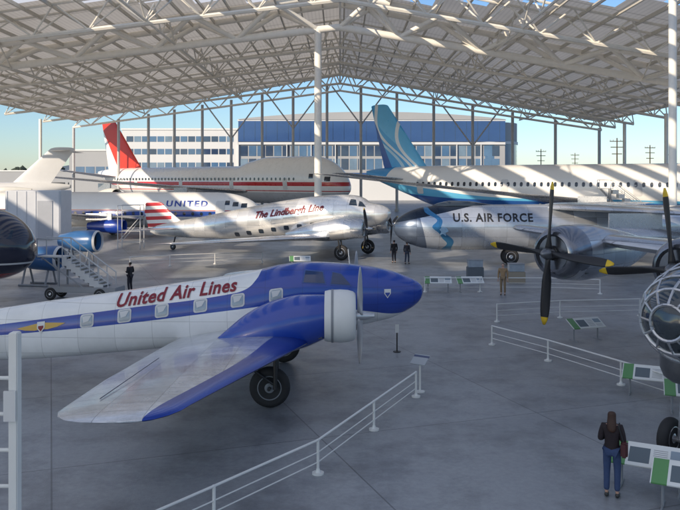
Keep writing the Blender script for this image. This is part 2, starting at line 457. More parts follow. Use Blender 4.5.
decal('emblem_shield',polybm([(-.08,.04),(.08,.04),(.08,-.02),(0,-.12),(-.08,-.02)]),f,-8.95,zw(-8.95)-.02,-1,A,m_red,slope=.137,off=.037)
decal('emblem_shield',polybm([(-.1,.13),(.1,.13),(.1,-.0),(0,-.14),(-.1,0)]),f,1.42,2.82,-1,A,m_white,off=.02)
decal('emblem_shield',polybm([(-.07,.03),(.07,.03),(.07,-.0),(0,-.1),(-.07,0)]),f,1.42,2.82,-1,A,m_blue,off=.028)
def p_wing(n):
    ay=n.m('ABSOLUTE',n.y)
    le=n.crv(ay,[(0,-.1),(1,-.3),(11.4,-3.2)],-5,5)
    u=n.m('SUBTRACT',le,n.x)
    wd=n.crv(ay,[(0,1.0),(1.6,1.0),(3.2,.95),(6,.62),(9.2,.42),(10.0,.38),(11.2,.25),(11.6,.2)],0,5)
    return n.lt(u,wd)
def wingfn(n,cs):
    fy=n.m('FRACT',n.m('DIVIDE',n.y,.56));fx=n.m('FRACT',n.m('DIVIDE',n.x,.84))
    h=n.m('FRACT',n.m('MULTIPLY',n.m('SINE',n.m('ADD',n.m('MULTIPLY',n.m('FLOOR',n.m('DIVIDE',n.y,1.12)),12.9),n.m('MULTIPLY',n.m('FLOOR',n.m('DIVIDE',n.x,.84)),78.2))),437.5))
    cs=n.mix(n.m('MULTIPLY',h,.5),cs,(.30,.33,.37,1))
    bl=n.noise(2.6,8,.78)
    cr=n.t.nodes.new('ShaderNodeMapRange');n.put(cr.inputs[0],bl);cr.inputs[1].default_value=.42;cr.inputs[2].default_value=.66
    cs=n.mix(n.m('MULTIPLY',cr.outputs[0],.5),cs,(.22,.24,.27,1))
    return n.mix(n.m('MULTIPLY',n.m('MAXIMUM',n.lt(fy,.04),n.lt(fx,.022)),.5),cs,(.08,.08,.1,1))
m_w247=mk('wing_paint',(.84,.86,.89),.24,.55,var=.2,vs=1.4,coat=.25,fn=lambda n,cs:n.mix(p_wing(n),wingfn(n,cs),BLUE+(1.,)))
m_line=mk('seam',(.15,.15,.17),.6)
for s in(-1,1):
    foil('wing',[(-.15,-4.9,s*.3,1.72,.62,-.25),(-.3,-4.85,s*1.0,1.74,.6,-.25),(-.95,-4.95,s*3.2,1.83,.5,-.2),(-2.05,-5.1,s*7.2,1.98,.34,-.1),(-2.75,-5.05,s*9.9,2.1,.22,-.04)],A,m_w247,tip=1.25,n=16)
    tubes('aileron_hinge',[((-4.3,s*5.6,2.0),(-4.5,s*9.6,2.13),.01)],A,m_line,6)
m_nac=mk('nacelle_paint',BLUE,.25,coat=.6,var=.08)
m_b247=mblade('blade_metal',(.5,.5,.52),(.5,.5,.52),9)
for s in(-1,1):
    Fus('engine_nacelle',[(-.3,3.06,1.90,.58),(-1.0,3.06,1.6,.66),(-1.8,2.9,1.4,.66),(-2.5,2.58,1.4,.54),(-3.0,2.2,1.45,.34),(-3.4,1.85,1.5,.06)],A,m_nac,yc=s*2.5,n=2.1,seg=40)
    lathe('engine_cowling',[(.34,.50),(.40,.54),(.43,.58),(.42,.62),(.36,.67),(.22,.71),(.0,.725),(-.3,.71),(-.42,.68),(-.4,.6),(0,.58),(.34,.5)],(0,s*2.5,2.47),A,m_white,'x',40)
    lathe('cowling_band',[(-.18,.722),(-.18,.73),(-.24,.728),(-.24,.72)],(0,s*2.5,2.47),A,m_dkst,'x',40)
    lathe('engine',[(.3,.12),(.28,.3),(.12,.34),(.1,.55),(-.25,.55),(-.3,.2)],(0,s*2.5,2.47),A,m_dkst,'x',18)
    tubes('exhaust_pipe',[((-.5,s*(2.5+.35),1.98),(-1.5,s*(2.5+.45),1.82),.07)],A,m_dkalu,12)
    propeller(A,(.55,s*2.5,2.47),1.38,2,8,m_b247,m_alus,.22,.12)
    gl=tubes('landing_gear',[((-1.75,s*2.7+.28,.56),(-1.75,s*2.7+.28,1.7),.06),((-1.75,s*2.7-.28,.56),(-1.75,s*2.7-.28,1.7),.06),((-1.92,s*2.7-.3,.56),(-1.92,s*2.7+.3,.56),.05),((-1.8,s*2.7-.28,.7),(-3.0,s*2.7-.1,1.5),.04),((-1.8,s*2.7+.28,.7),(-3.0,s*2.7+.1,1.5),.04)],A,m_black)
    wheel(gl,(-1.92,s*2.7,.56),.56,.34,m_dkst)
foil('tail_fin',[(-10.4,-13.2,1.7,0,.2),(-11.4,-13.6,3.2,0,.16),(-12.2,-13.6,3.9,0,.1)],A,m_247,True,tip=.3)
for s in(-1,1): foil('tailplane',[(-10.9,-13.0,s*.1,1.7,.2),(-11.7,-13.1,s*3.2,1.75,.12)],A,m_w247,tip=.5)
tw=tubes('tail_gear',[((-12,0,.25),(-11.8,0,1.0),.05)],A,m_black);wheel(tw,(-12,0,.22),.22,.14)
tubes('radio_mast',[((.3,0,3.6),(.25,0,4.1),.02)],A,m_alus)
# ---------------------------------------------------------------- generic jetliner
def jet(name,label,nose,heading,d,mf,mw,mfin,side,meng=None):
    yaw=math.atan2(heading[1],heading[0]);A=root(name,label,'airplane',(nose[0],nose[1],0),yaw)
    L,r,zc=d['L'],d['r'],d['zc'];nl=d.get('nl',r*3);tl=d.get('tl',L*.28);st=[]
    for i in range(8):
        a=R(90*i/7);x=-nl*(1-math.cos(a));s=math.sin(a)**.92
        dz=-.22*r*(1-s)
        hump=d.get('hump',0)*max(0,min(1,(s-.35)/.6))
        st.append((x,zc+dz+r*s+hump,zc+dz-r*s,max(.02,r*s)))
    if d.get('hump'):
        st+=[(-nl-9,zc+r+d['hump']*1.0,zc-r,r),(-nl-13,zc+r+d['hump']*.6,zc-r,r),(-nl-17,zc+r,zc-r,r)]
    st+=[(-(nl+2),zc+r+d.get('hump',0),zc-r,r),(-(L-tl),zc+r,zc-r,r),(-(L-tl*.75),zc+r,zc-r*.88,r*.96),(-(L-tl*.45),zc+r*.98,zc-r*.35,r*.75),(-(L-tl*.15),zc+r*.9,zc+r*.25,r*.34),(-L,zc+r*.78,zc+r*.55,.08)]
    f=Fus('fuselage',st,A,mf,n=2.0)
    x0,x1,x2,x3,ht=d['fin']
    zb=zc+r*.8
    foil('tail_fin',[(x0,x1,zb,0,r*.22),(x2,x3,zb+ht,0,r*.1)],A,mfin,True,tip=.3)
    if 'stab' in d:
        a,b,c,e,sp,z0,z1=d['stab']
        for s in(-1,1): foil('tailplane',[(a,b,s*.2,z0,r*.16),(c,e,s*sp,z1,r*.07)],A,mw,tip=.3)
    if 'wing' in d:
        a,b,c,e,sp,z0,z1=d['wing'];wt_=d.get('wt',1.)
        for s in(-1,1):
            k=.35;foil('wing',[(a,b,s*r*.5,z0,r*.42*wt_,-.2),(a+(c-a)*k,b+(e-b)*.1,s*sp*k,z0+(z1-z0)*k*.8,r*.26*wt_,-.1),(c,e,s*sp,z1,r*.08*wt_)],A,mw,tip=sp*.03,n=10)
    for (x,y,z,er,el) in d.get('eng',()):
        for s in(-1,1):
            lathe('jet_engine',[(-el,er*.5),(-el*.6,er*.86),(-el*.25,er),(-.12,er*.93),(0,er*.84),(-.15,er*.78),(-.7,er*.78)],(x,s*y,z),A,meng or m_alus,'x',28)
            lathe('engine_fan',[(-.25,.01),(-.45,er*.2),(-.5,er*.77),(-.55,er*.77)],(x,s*y,z),A,m_black,'x',24)
            if d.get('pylon',1): boxes('engine_pylon',[((x-el*.7,s*y,z+er+.2),(el*.7,.25,er*.9))],A,mw)
    if 'win' in d:
        a,b,p,zz,ww,wh=d['win']
        w0=decal('window',rrect(ww,wh,.45,3),f,a,zz,side,A,m_glass,off=.02,cut=.4)
        k=1
        while a-k*p>b and k<98: dup(w0,A,loc=(-k*p,0,0));k+=1
    for dx in d.get('door',()):
        z=zc+r*.05
        decal('door',rrect(1.0,1.9,.2,3),f,dx,z,side,A,m_wf,off=.018,cut=.3)
    zc2=zc+r*.42
    for i,(xa,wd) in enumerate(((-nl*.30,r*.30),(-nl*.47,r*.30),(-nl*.64,r*.26))):
        for sd_ in((side,) if i else (side,-side)):
            decal('cockpit_window',polybm([(-wd*.5,-r*.1),(wd*.5,-r*.1),(wd*.45,r*.13),(-wd*.45,r*.13)]),f,xa,zc2-r*.12*(2-i)*.6,sd_,A,m_glass,off=.025,cut=.2)
    wr=d.get('wr',.5)
    for gx,gy in d.get('gear',()):
        for s in((-1,1) if gy else (1,)):
            gl=tubes('landing_gear',[((gx,s*gy,wr),(gx,s*gy,zc-r*.6),.14)],A,m_alus)
            wheel(gl,(gx,s*gy-.3,wr),wr,.32);wheel(gl,(gx,s*gy+.3,wr),wr,.32)
    return A,f
m_ua=mk('jet_blue_stripe',(.80,.79,.77),.3,coat=.3,var=.06,paint=[((.5,.5,.5),lambda n:n.both(n.lt(n.z,2.2),n.gt(n.z,.6))),((.02,.07,.32),lambda n:n.btw(n.z,2.25,2.85)),((.45,.02,.03),lambda n:n.btw(n.z,2.88,2.96))])
UA,f=jet('jet_airliner','white jet airliner with blue and red stripe',(-8.4,85),(.985,-.17),dict(L=37,r=1.92,zc=2.9,fin=(-30,-36,-34.5,-37.5,6),stab=(-31,-35.5,-35,-37,6,3.8,4.4),wing=(-12,-20,-20,-22.5,15,1.9,3.4),eng=[(-13,5.2,1.4,.75,4)],win=(-5,-34,.95,2.58,.32,.36),gear=[(-4,0),(-18,2.6)],nl=5,door=(-3.9,)),m_ua,m_alus,m_ua,-1,m_blue)
decal('lettering',textbm('UNITED',.82,0,.022,1.3,1.3),f,-9.9,3.36,-1,UA,m_blue,off=.03,cut=.3)
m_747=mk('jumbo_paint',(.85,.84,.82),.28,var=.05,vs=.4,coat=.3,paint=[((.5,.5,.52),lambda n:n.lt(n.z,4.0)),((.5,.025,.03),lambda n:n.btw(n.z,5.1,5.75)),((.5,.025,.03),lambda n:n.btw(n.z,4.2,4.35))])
m_747f=mk('jumbo_fin',(.84,.83,.80),.35,var=.05,paint=[((.66,.05,.03),lambda n:n.gt(n.x,n.lin(n.z,-.72,-56.2)))])
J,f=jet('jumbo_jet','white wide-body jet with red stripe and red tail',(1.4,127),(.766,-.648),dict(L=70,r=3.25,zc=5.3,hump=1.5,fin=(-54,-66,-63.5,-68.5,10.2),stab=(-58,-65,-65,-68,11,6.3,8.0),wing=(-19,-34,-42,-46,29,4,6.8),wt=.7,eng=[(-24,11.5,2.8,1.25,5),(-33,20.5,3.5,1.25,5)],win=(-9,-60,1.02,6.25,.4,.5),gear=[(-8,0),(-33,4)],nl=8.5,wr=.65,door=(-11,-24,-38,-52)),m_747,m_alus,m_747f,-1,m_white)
def sw(a,k,ph,w0,w1):
    return lambda n:n.btw(n.m('ADD',n.m('ADD',n.x,a),n.m('ADD',n.m('MULTIPLY',n.m('SINE',n.lin(n.z,.55,ph)),1.3),n.m('MULTIPLY',n.m('SUBTRACT',n.z,11),k))),w0,w1)
m_787f=mk('fin_paint',(.05,.36,.72),.3,var=.15,vs=.5,coat=.3,paint=[((.12,.48,.80),sw(51,.55,0,-.2,3)),((.72,.78,.82),sw(51.6,.6,.8,-.22,.3)),((.72,.78,.82),sw(49.4,.5,1.8,-.2,.35)),((.45,.68,.85),sw(53.2,.62,.3,-.15,.4)),((.02,.10,.38),lambda n:n.lt(n.m('ADD',n.x,n.m('MULTIPLY',n.z,.45)),-48.2))])
loB=lambda n:n.crv(n.x,[(-60,5.8),(-45,4.0),(-36,3.6),(-20,3.5),(0,3.3)],0,10)
hiB=lambda n:n.crv(n.x,[(-60,6.9),(-45,5.0),(-36,4.0),(-20,3.85),(0,3.6)],0,10)
m_787=mk('twinjet_paint',(.84,.83,.81),.25,var=.04,vs=.4,coat=.4,paint=[((.12,.45,.72),lambda n:n.lt(n.z,hiB(n))),((.02,.10,.36),lambda n:n.lt(n.z,loB(n))),((.05,.32,.66),lambda n:n.lt(n.x,n.lin(n.z,.7,-56.5)))])
D,f=jet('twin_jet','white and blue wide-body jet with swirling blue tail fin',(50.3,83),(.83,-.557),dict(L=56,r=2.95,zc=5.1,fin=(-46,-53,-52.4,-55.2,9.0),stab=(-47.5,-53,-53,-55.5,9.5,6,7),wing=(-20,-29,-42,-43.8,29,3.5,6.7),wt=.5,eng=[(-18,9.6,2.0,1.5,4.5)],win=(-8,-47,.85,5.6,.36,.55),gear=[(-7,0),(-29,4)],nl=7,wr=.65,door=(-10,-18,-34,-46)),m_787,m_alus,m_787f,-1,m_white)
m_tri=mk('trijet_paint',(.70,.71,.73),.35,var=.06,paint=[((.5,.03,.04),lambda n:n.btw(n.z,3.6,4.2))])
Tj,f=jet('tee_tail_jet','white jet with red stripe and T-shaped tail',(-79,111),(-.985,-.17),dict(L=40,r=1.9,zc=3.9,fin=(-31.5,-37,-37.0,-40.5,5.2),stab=(-37,-39.8,-39.5,-41.0,5.6,10.4,10.3),eng=[(-30.5,2.6,4.6,.6,4.5)],pylon=0,win=(-5,-29,.95,4.4,.3,.4),gear=[(-5,0),(-20,2.4)],nl=5),m_tri,m_white,m_tri,1,m_white)
m_nv=mk('navy_jet_paint',(.01,.012,.03),.16,coat=.7,var=.05,paint=[((.6,.6,.6),lambda n:n.btw(n.z,2.05,2.14)),((.25,.02,.02),lambda n:n.lt(n.z,1.6))])
Nv,f=jet('navy_jet','glossy navy blue jet airliner nose',(-15.3,40),(.995,-.08),dict(L=30,r=1.9,zc=3.0,fin=(-24,-29,-28,-30,5),stab=(-25,-29,-28,-30,5,4,4.5),wing=(-10,-16,-16,-18,13,2,3),win=(-4,-24,.95,3.4,.3,.4),gear=[(-3.4,0),(-15,2.4)],nl=3.0),m_nv,m_alus,m_nv,-1)
# ---------------------------------------------------------------- silver airliner 'The Lindbergh Line'
ph=R(22);B=root('silver_airliner','polished silver twin-propeller airliner with red script lettering','airplane',(4.0,63,0),-ph)
m_dc=mk('polished_aluminium',(.86,.84,.80),.18,.65,var=.2,vs=1.2,panel=(1.1,.6,.4),pv=.22)
st=[(0,3.6,3.5,.05),(-.15,3.88,3.1,.36),(-.8,4.2,2.65,.75),(-1.7,4.38,2.4,1.0),(-2.3,4.75,2.25,1.12),(-3.0,4.95,2.1,1.22),(-4,5.0,1.9,1.3),(-6,4.88,1.7,1.34),(-9,4.5,1.42,1.32),(-13,3.8,1.2,1.17),(-17.4,2.95,1.1,.72),(-21.8,2.15,1.25,.2),(-22.6,1.8,1.5,.04)]
f=Fus('fuselage',st,B,m_dc)
decal('lettering',textbm('The Lindbergh Line',.76,.35,.02,1.0,1.04),f,-11.5,2.98,-1,B,m_red,slope=.125,off=.045,cut=.2)
for i in range(8):
    x=-5.0-1.18*i
    decal('window',rrect(.44,.34,.25),f,x,3.05-.32-.125*(1.18*i)-.0,-1,B,m_glass,off=.02) if i<4 else decal('window',rrect(.44,.34,.25),f,x,2.73-.125*1.18*i-.08*(i-3)*.3,-1,B,m_glass,off=.02)
decal('cockpit_window',polybm([(-.35,-.2),(.3,-.25),(.1,.2),(-.3,.25)]),f,-2.75,4.4,-1,B,m_glass,off=.03)
decal('cockpit_window',polybm([(-.2,-.2),(.35,-.25),(.0,.12),(-.2,.2)]),f,-2.15,4.3,-1,B,m_glass,off=.03)
dc_fin=mk('fin_stripes',(.7,.68,.66),.35,.2,paint=[((.45,.02,.03),lambda n:n.both(n.lt(n.m('FRACT',n.m('DIVIDE',n.m('ADD',n.z,n.m('MULTIPLY',n.x,-.05)),.62)),.5),n.lt(n.x,-20.3)))])
foil('tail_fin',[(-18.4,-22.8,1.9,0,.24),(-20.4,-23.2,3.3,0,.18),(-21.1,-23.1,3.9,0,.12)],B,dc_fin,True,tip=.35)
m_dcw=mk('wing_aluminium',(.86,.86,.86),.18,.65,var=.15,panel=(1.3,9,.4),pv=.25)
for s in(-1,1):
    foil('wing',[(-3.6,-8.4,s*.5,1.85,.75,-.3),(-3.7,-8.5,s*3.4,1.82,.65,-.3),(-8.3,-11.8,s*14.2,2.0,.22,-.15)],B,m_dcw,tip=1.4,n=12)
    foil('tailplane',[(-19.1,-21.6,s*.2,1.9,.2),(-20.4,-22,s*3.9,1.95,.12)],B,m_alu,tip=.5)
    Fus('engine_nacelle',[(-1.7,3.2,1.75,.68),(-2.6,3.25,1.6,.74),(-4.5,3.0,1.45,.66),(-6.5,2.5,1.5,.4),(-7.8,2.0,1.7,.05)],B,m_alu,yc=s*2.95,seg=32)
    lathe('engine_cowling',[(-1.15,.52),(-1.08,.6),(-1.12,.7),(-1.4,.78),(-2.0,.77),(-2.0,.6),(-1.3,.55),(-1.15,.5)],(0,s*2.95,2.5),B,m_alus,'x',36)
    lathe('engine',[(-1.2,.12),(-1.3,.3),(-1.4,.58),(-1.7,.58)],(0,s*2.95,2.5),B,m_black,'x',18)
    propeller(B,(-.9,s*2.95,2.5),1.75,3,25 if s<0 else 50,mblade('dark_blade',(.05,.05,.055),(.6,.42,.05),1.6),m_alus,.26,.15)
    gl=tubes('landing_gear',[((-3.0,s*2.95+.25,.6),(-3.2,s*2.95+.25,1.8),.07),((-3.0,s*2.95-.25,.6),(-3.2,s*2.95-.25,1.8),.07)],B,m_black)
    wheel(gl,(-3.0,s*2.95,.6),.6,.36)
tw=tubes('tail_gear',[((-20.2,0,.3),(-19.9,0,1.4),.06)],B,m_black);wheel(tw,(-20.2,0,.28),.28,.18)
# ---------------------------------------------------------------- swept-wing silver bomber 'U.S. AIR FORCE'
C=root('silver_jet_bomber','silver swept-wing jet bomber with blue band behind nose','airplane',(3.9,58.5,0),R(180))
m_b47=mk('bomber_aluminium',(.62,.65,.69),.22,.72,var=.24,vs=.8,panel=(1.6,.7,.5),pv=.32,paint=[((.16,.20,.27),lambda n:n.gt(n.x,n.lin(n.z,.25,-2.7))),((.03,.045,.07),lambda n:n.both(n.gt(n.z,n.lin(n.x,-.22,3.05)),n.gt(n.x,-6.0))),((.08,.28,.50),lambda n:n.btw(n.m('ADD',n.x,n.m('MULTIPLY',n.m('SINE',n.m('MULTIPLY',n.z,4.2)),.22)),n.lin(n.z,.55,-5.0),n.m('ADD',n.lin(n.z,.50,-4.35),n.m('MULTIPLY',n.m('SINE',n.m('MULTIPLY',n.z,7.1)),.12))))])
st=[(0,2.75,2.65,.03),(-.12,3.1,2.3,.38),(-.5,3.5,1.9,.82),(-1.2,3.9,1.5,1.2),(-2.2,4.2,1.22,1.42),(-3.6,4.35,1.08,1.55),(-12,4.4,1.1,1.6),(-20,4.35,1.25,1.5),(-28,4.2,2.0,1.0),(-33.5,3.9,3.2,.2)]
f=Fus('fuselage',st,C,m_b47,n=2.1)
decal('lettering',textbm('U.S. AIR FORCE',.80,0,.018,.96,1.1),f,-4.15,3.22,1,C,m_black,off=.03,cut=.25)
decal('nose_emblem',polybm([(-.32,.1),(-.1,.3),(.2,.22),(.34,-.02),(.12,-.12),(.16,-.36),(-.08,-.2),(-.3,-.3),(-.2,-.05)]),f,-3.5,2.55,1,C,mk('emblem_pale_blue',(.30,.45,.58),.4,var=.4,vs=6),off=.03)
Fus('canopy',[(-2.8,4.3,4.0,.1),(-3.3,4.5,4.0,.35),(-4.2,4.66,4.0,.45),(-5.4,4.64,4.0,.45),(-6.4,4.5,4.0,.35),(-7.4,4.36,4.0,.1)],C,m_glass,seg=24)
for s in(-1,1):
    foil('wing',[(-11,-17,s*1.0,4.2,.6),(-23.5,-26,s*17.5,4.0,.22)],C,m_alu,tip=.6)
    foil('tailplane',[(-28,-31,s*.2,4.3,.25),(-31.5,-33,s*5,4.4,.12)],C,m_alu,tip=.3)
    for (x,y,z) in((-12.3,6.6,2.6),(-12.3,8.0,2.6),(-19.5,14.6,2.9)):
        lathe('engine_pod',[(0,.38),(-.3,.5),(-1.5,.58),(-4,.5),(-5.2,.3),(-5.0,.1)],(x,s*y,z),C,m_alus,'x',24)
        lathe('engine_intake',[(.02,.01),(.01,.3),(-.1,.33)],(x,s*y,z),C,m_black,'x',18)
    boxes('engine_pylon',[((-15.0,s*7.3,3.4),(3.4,.16,1.3))],C,m_alus)
foil('tail_fin',[(-26,-32,4.1,0,.4),(-31.5,-34.5,9.5,0,.18)],C,m_alu,True,tip=.4)
for gx in(-8.5,-21):
    gl=tubes('landing_gear',[((gx,0,.6),(gx,0,1.5),.14)],C,m_alus);wheel(gl,(gx,-.35,.6),.6,.4);wheel(gl,(gx,.35,.6),.6,.4)
# ---------------------------------------------------------------- four-engine glazed-nose bomber
ay=math.atan2(-.656,-.755)
E=root('glazed_nose_bomber','silver four-engine propeller bomber with glazed nose','airplane',(7.05,17.3,0),ay)
m_b29=mk('bomber_skin',(.56,.57,.59),.2,.85,var=.24,vs=1.2,panel=(.9,.5,.55),pv=.34)
st=[(-1.9,4.36,1.92,1.28),(-2.8,4.56,1.8,1.4),(-5,4.7,1.75,1.45),(-14,4.6,1.75,1.42),(-22,4.2,2.4,.8),(-27,3.9,3.2,.15)]
f=Fus('fuselage',st,E,m_b29,n=2.0)
m_ng=mk('nose_glass',(.045,.06,.075),.08,.3,coat=1.,alpha=.8,var=0)
gst=[(0,3.17,3.07,.05),(-.08,3.5,2.74,.38),(-.35,3.82,2.42,.75),(-.8,4.07,2.17,1.02),(-1.35,4.24,2.0,1.19),(-1.92,4.36,1.92,1.28)]
Fus('nose_glazing',gst,E,m_ng,n=2.0,seg=40)
L=[]
def ring(s,k=24):
    x,zt,zb,hw=s;zc=(zt+zb)/2;rz_=(zt-zb)/2+.015;hw+=.015
    return [Vector((x,hw*math.cos(2*math.pi*i/k),zc+rz_*math.sin(2*math.pi*i/k))) for i in range(k)]
rs=[ring(s) for s in gst]
for q in rs[1:]:
    for i in range(24): L.append((q[i],q[(i+1)%24],.042))
for i in range(0,24,2):
    for a,b in zip(rs[1:],rs[2:]): L.append((a[i],b[i],.034))
tubes('nose_frame',L,E,m_b29,6)
boxes('instrument_panel',[((-1.7,0,2.8),(.15,1.5,.8)),((-1.6,.45,2.4),(.5,.5,.6)),((-1.6,-.45,2.4),(.5,.5,.6))],E,m_black)
lathe('gun_turret',[(1.28,.05),(1.32,.3),(1.45,.48),(1.65,.56),(2.1,.56)],(-2.4,-.75,0),E,m_dkalu,'z',28)
m_cowl=mk('cowl_metal',(.25,.26,.29),.22,.85,var=.35,vs=2.5)
m_b29b=mblade('bomber_blade',(.03,.03,.033),(.75,.5,.03),2.3)
XE=-1.75
for s in(-1,1):
    foil('wing',[(-8.8,-13.9,s*1.0,3.75,.8,-.15),(-9.2,-13.3,s*4.3,3.8,.7,-.1),(-10.2,-12.9,s*8.3,3.95,.5,-.1),(-10.8,-12.7,s*11.7,4.15,.36,-.05)],E,m_b29,tip=.8,n=14)
    for y,z in((3.7,3.4),(8.3,3.58)):
        Fus('engine_nacelle',[(-6.85+XE,z+.93,z-1.0,.9),(-8.0+XE,z+.98,z-1.12,.93),(-10.0+XE,z+.75,z-1.05,.8),(-12.2+XE,z+.35,z-.6,.4),(-13.4+XE,z+.05,z-.2,.05)],E,m_b29,yc=s*y,seg=40)
        lathe('engine_cowling',[(-6.3,.6),(-6.2,.68),(-6.22,.76),(-6.32,.85),(-6.55,.93),(-7.0,.98),(-7.3,.98),(-7.3,.7),(-6.5,.62)],(XE,s*y,z),E,m_cowl,'x',48)
        for kk in range(1,10,2):
            t=R(200+kk*15.5)
            boxes('cowl_flap',[((-7.42+XE,s*y+.99*math.cos(t),z+.99*math.sin(t)),(.22,.2,.03 if abs(math.sin(t))>.7 else .16))],E,m_dkalu,.006)
        lathe('engine',[(-6.15,.1),(-6.2,.25),(-6.4,.3),(-6.45,.66),(-6.8,.66)],(XE,s*y,z),E,m_black,'x',18)
        for kk in range(9):
            t=2*math.pi*kk/9
            tubes('engine_cylinder',[((-6.4+XE,s*y+.28*math.cos(t),z+.28*math.sin(t)),(-6.4+XE,s*y+.58*math.cos(t),z+.58*math.sin(t)),.09)],E,m_dkst,8)
        propeller(E,(-6.0+XE,s*y,z),2.58,4,-4 if y>5 else 6,m_b29b,m_dkalu,.34,.22)
    gx,gy=-10.8,3.7
    gl=tubes('landing_gear',[((gx,s*gy,.7),(gx,s*gy,3.0),.14),((gx-1.4,s*gy,2.7),(gx,s*gy,1.2),.06)],E,m_alus)
    wheel(gl,(gx,s*gy-.36,.7),.7,.42);wheel(gl,(gx,s*gy+.36,.7),.7,.42)
gl=tubes('landing_gear',[((-.7,0,.45),(-1.0,0,2.4),.09),((-.7,-.3,.45),(-.7,.3,.45),.06),((-.8,0,1.2),(-2.0,0,2.1),.045)],E,m_alus)
wheel(gl,(-.7,-.27,.45),.45,.26);wheel(gl,(-.7,.27,.45),.45,.26)
# ---------------------------------------------------------------- fences
def fence(pts,label,h=.76,group='white barrier rails'):
    o=root('barrier_fence',label,'fence',(pts[0][0],pts[0][1],0),group=group)
    b=Vector((pts[0][0],pts[0][1],0));P=[Vector((p[0],p[1],0))-b for p in pts]
    for p in P:
        tubes('post',[(p,p+Vector((0,0,h)),.032),(p,p+Vector((0,0,.04)),.13),(p+Vector((0,0,.04)),p+Vector((0,0,.12)),.06,.035)],o,m_white,10)
    for z,r in((h-.02,.026),(h*.62,.014),(h*.34,.014)):
        for p,q in zip(P,P[1:]): tubes('rail',[(p+Vector((0,0,z)),q+Vector((0,0,z)),r)],o,m_white)
    return o
def G(px,py):
    Y=F*H/(py-179);return ((px-340)*Y/F,Y)
fence([(-4.6,11.2),G(214,526),G(318,474),G(374,430),G(416,397)],'low white metal barrier with base plates beside airliner',.74)
fence([G(492,345),G(548,361),G(621,385),G(690,408)],'low white metal barrier in front of bomber propellers',.74)
fence([G(497,322),G(560,318),G(640,316)],'low white metal barrier beneath the bomber wing',.8)
fence([G(425,292),G(480,292),G(545,292),G(600,294)],'low white barrier in front of silver bomber',.8)
fence([G(130,268),G(170,266),G(215,264),G(262,263)],'low white barrier beside silver airliner',.8)
# ---------------------------------------------------------------- info panels
def panelfn(n,cs):
    cs=n.mix(n.btw(n.x,-.73,-.45),cs,(.10,.27,.09,1))
    cs=n.mix(n.both(n.btw(n.x,-.4,.0),n.btw(n.y,-.22,.18)),cs,(.10,.13,.15,1))
    cs=n.mix(n.both(n.btw(n.x,.38,.68),n.btw(n.y,-.02,.2)),cs,(.25,.31,.36,1))
    ln=n.both(n.lt(n.m('FRACT',n.m('DIVIDE',n.y,.05)),.35),n.btw(n.x,.06,.33),n.btw(n.y,-.22,.18))
    cs=n.mix(ln,cs,(.3,.3,.3,1))
    ln=n.both(n.lt(n.m('FRACT',n.m('DIVIDE',n.y,.05)),.35),n.btw(n.x,.38,.66),n.btw(n.y,-.24,-.06))
    return n.mix(ln,cs,(.3,.3,.3,1))
m_pan=mk('panel_graphics',(.72,.73,.70),.35,var=.03,fn=panelfn,coat=.3)
SP=None
def sign(loc,yaw,label='white and green tilted information panel on legs'):
    global SP
    if SP is None:
        SP=root('information_panel',label,'sign',(loc[0],loc[1],0),yaw,'information panels')
        p=boxes('panel',[((0,0,0),(1.5,.62,.035))],SP,m_pan,.006);p.location=(0,0,.66);p.rotation_euler=(R(30),0,0)
        tubes('leg',[((-.55,.02,0),(-.55,.02,.62),.03),((-.55,-.25,.012),(-.55,.28,.012),.02)],SP,m_dkst)
        tubes('leg',[((.55,.02,0),(.55,.02,.62),.03),((.55,-.25,.012),(.55,.28,.012),.02)],SP,m_dkst)
        return SP
    return dup_thing(SP,(loc[0],loc[1],0),yaw,label)
sign(G(650,489),R(-28));sign(G(694,512),R(-28))
sign(G(650,396),R(-25));sign(G(694,414),R(-20))
for px,py,yw in((438,292,-4),(470,292,5),(586,340,20)): sign(G(px,py),R(yw))
sign(G(300,268),R(5))
o=root('exhibit_sign','small grey tilted sign on a white post','sign',(G(420,392)[0],G(420,392)[1],0))
tubes('post',[((0,0,0),(0,0,.9),.03),((0,0,0),(0,0,.03),.15)],o,m_white)
p=boxes('panel',[((0,0,0),(.5,.4,.03))],o,mk('grey_panel',(.4,.43,.46),.3,fn=lambda n,cs:n.mix(n.btw(n.y,.08,.16),cs,(.1,.12,.2,1))),.006);p.location=(0,0,.95);p.rotation_euler=(R(35),0,R(-35))
o=root('barrier_stand','black slim stand with small white placard','sign',(G(397,352)[0],G(397,352)[1],0))
tubes('post',[((0,0,0),(0,0,.8),.025),((0,0,0),(0,0,.03),.14)],o,m_black);boxes('placard',[((0,-.03,.85),(.14,.02,.3))],o,m_white)
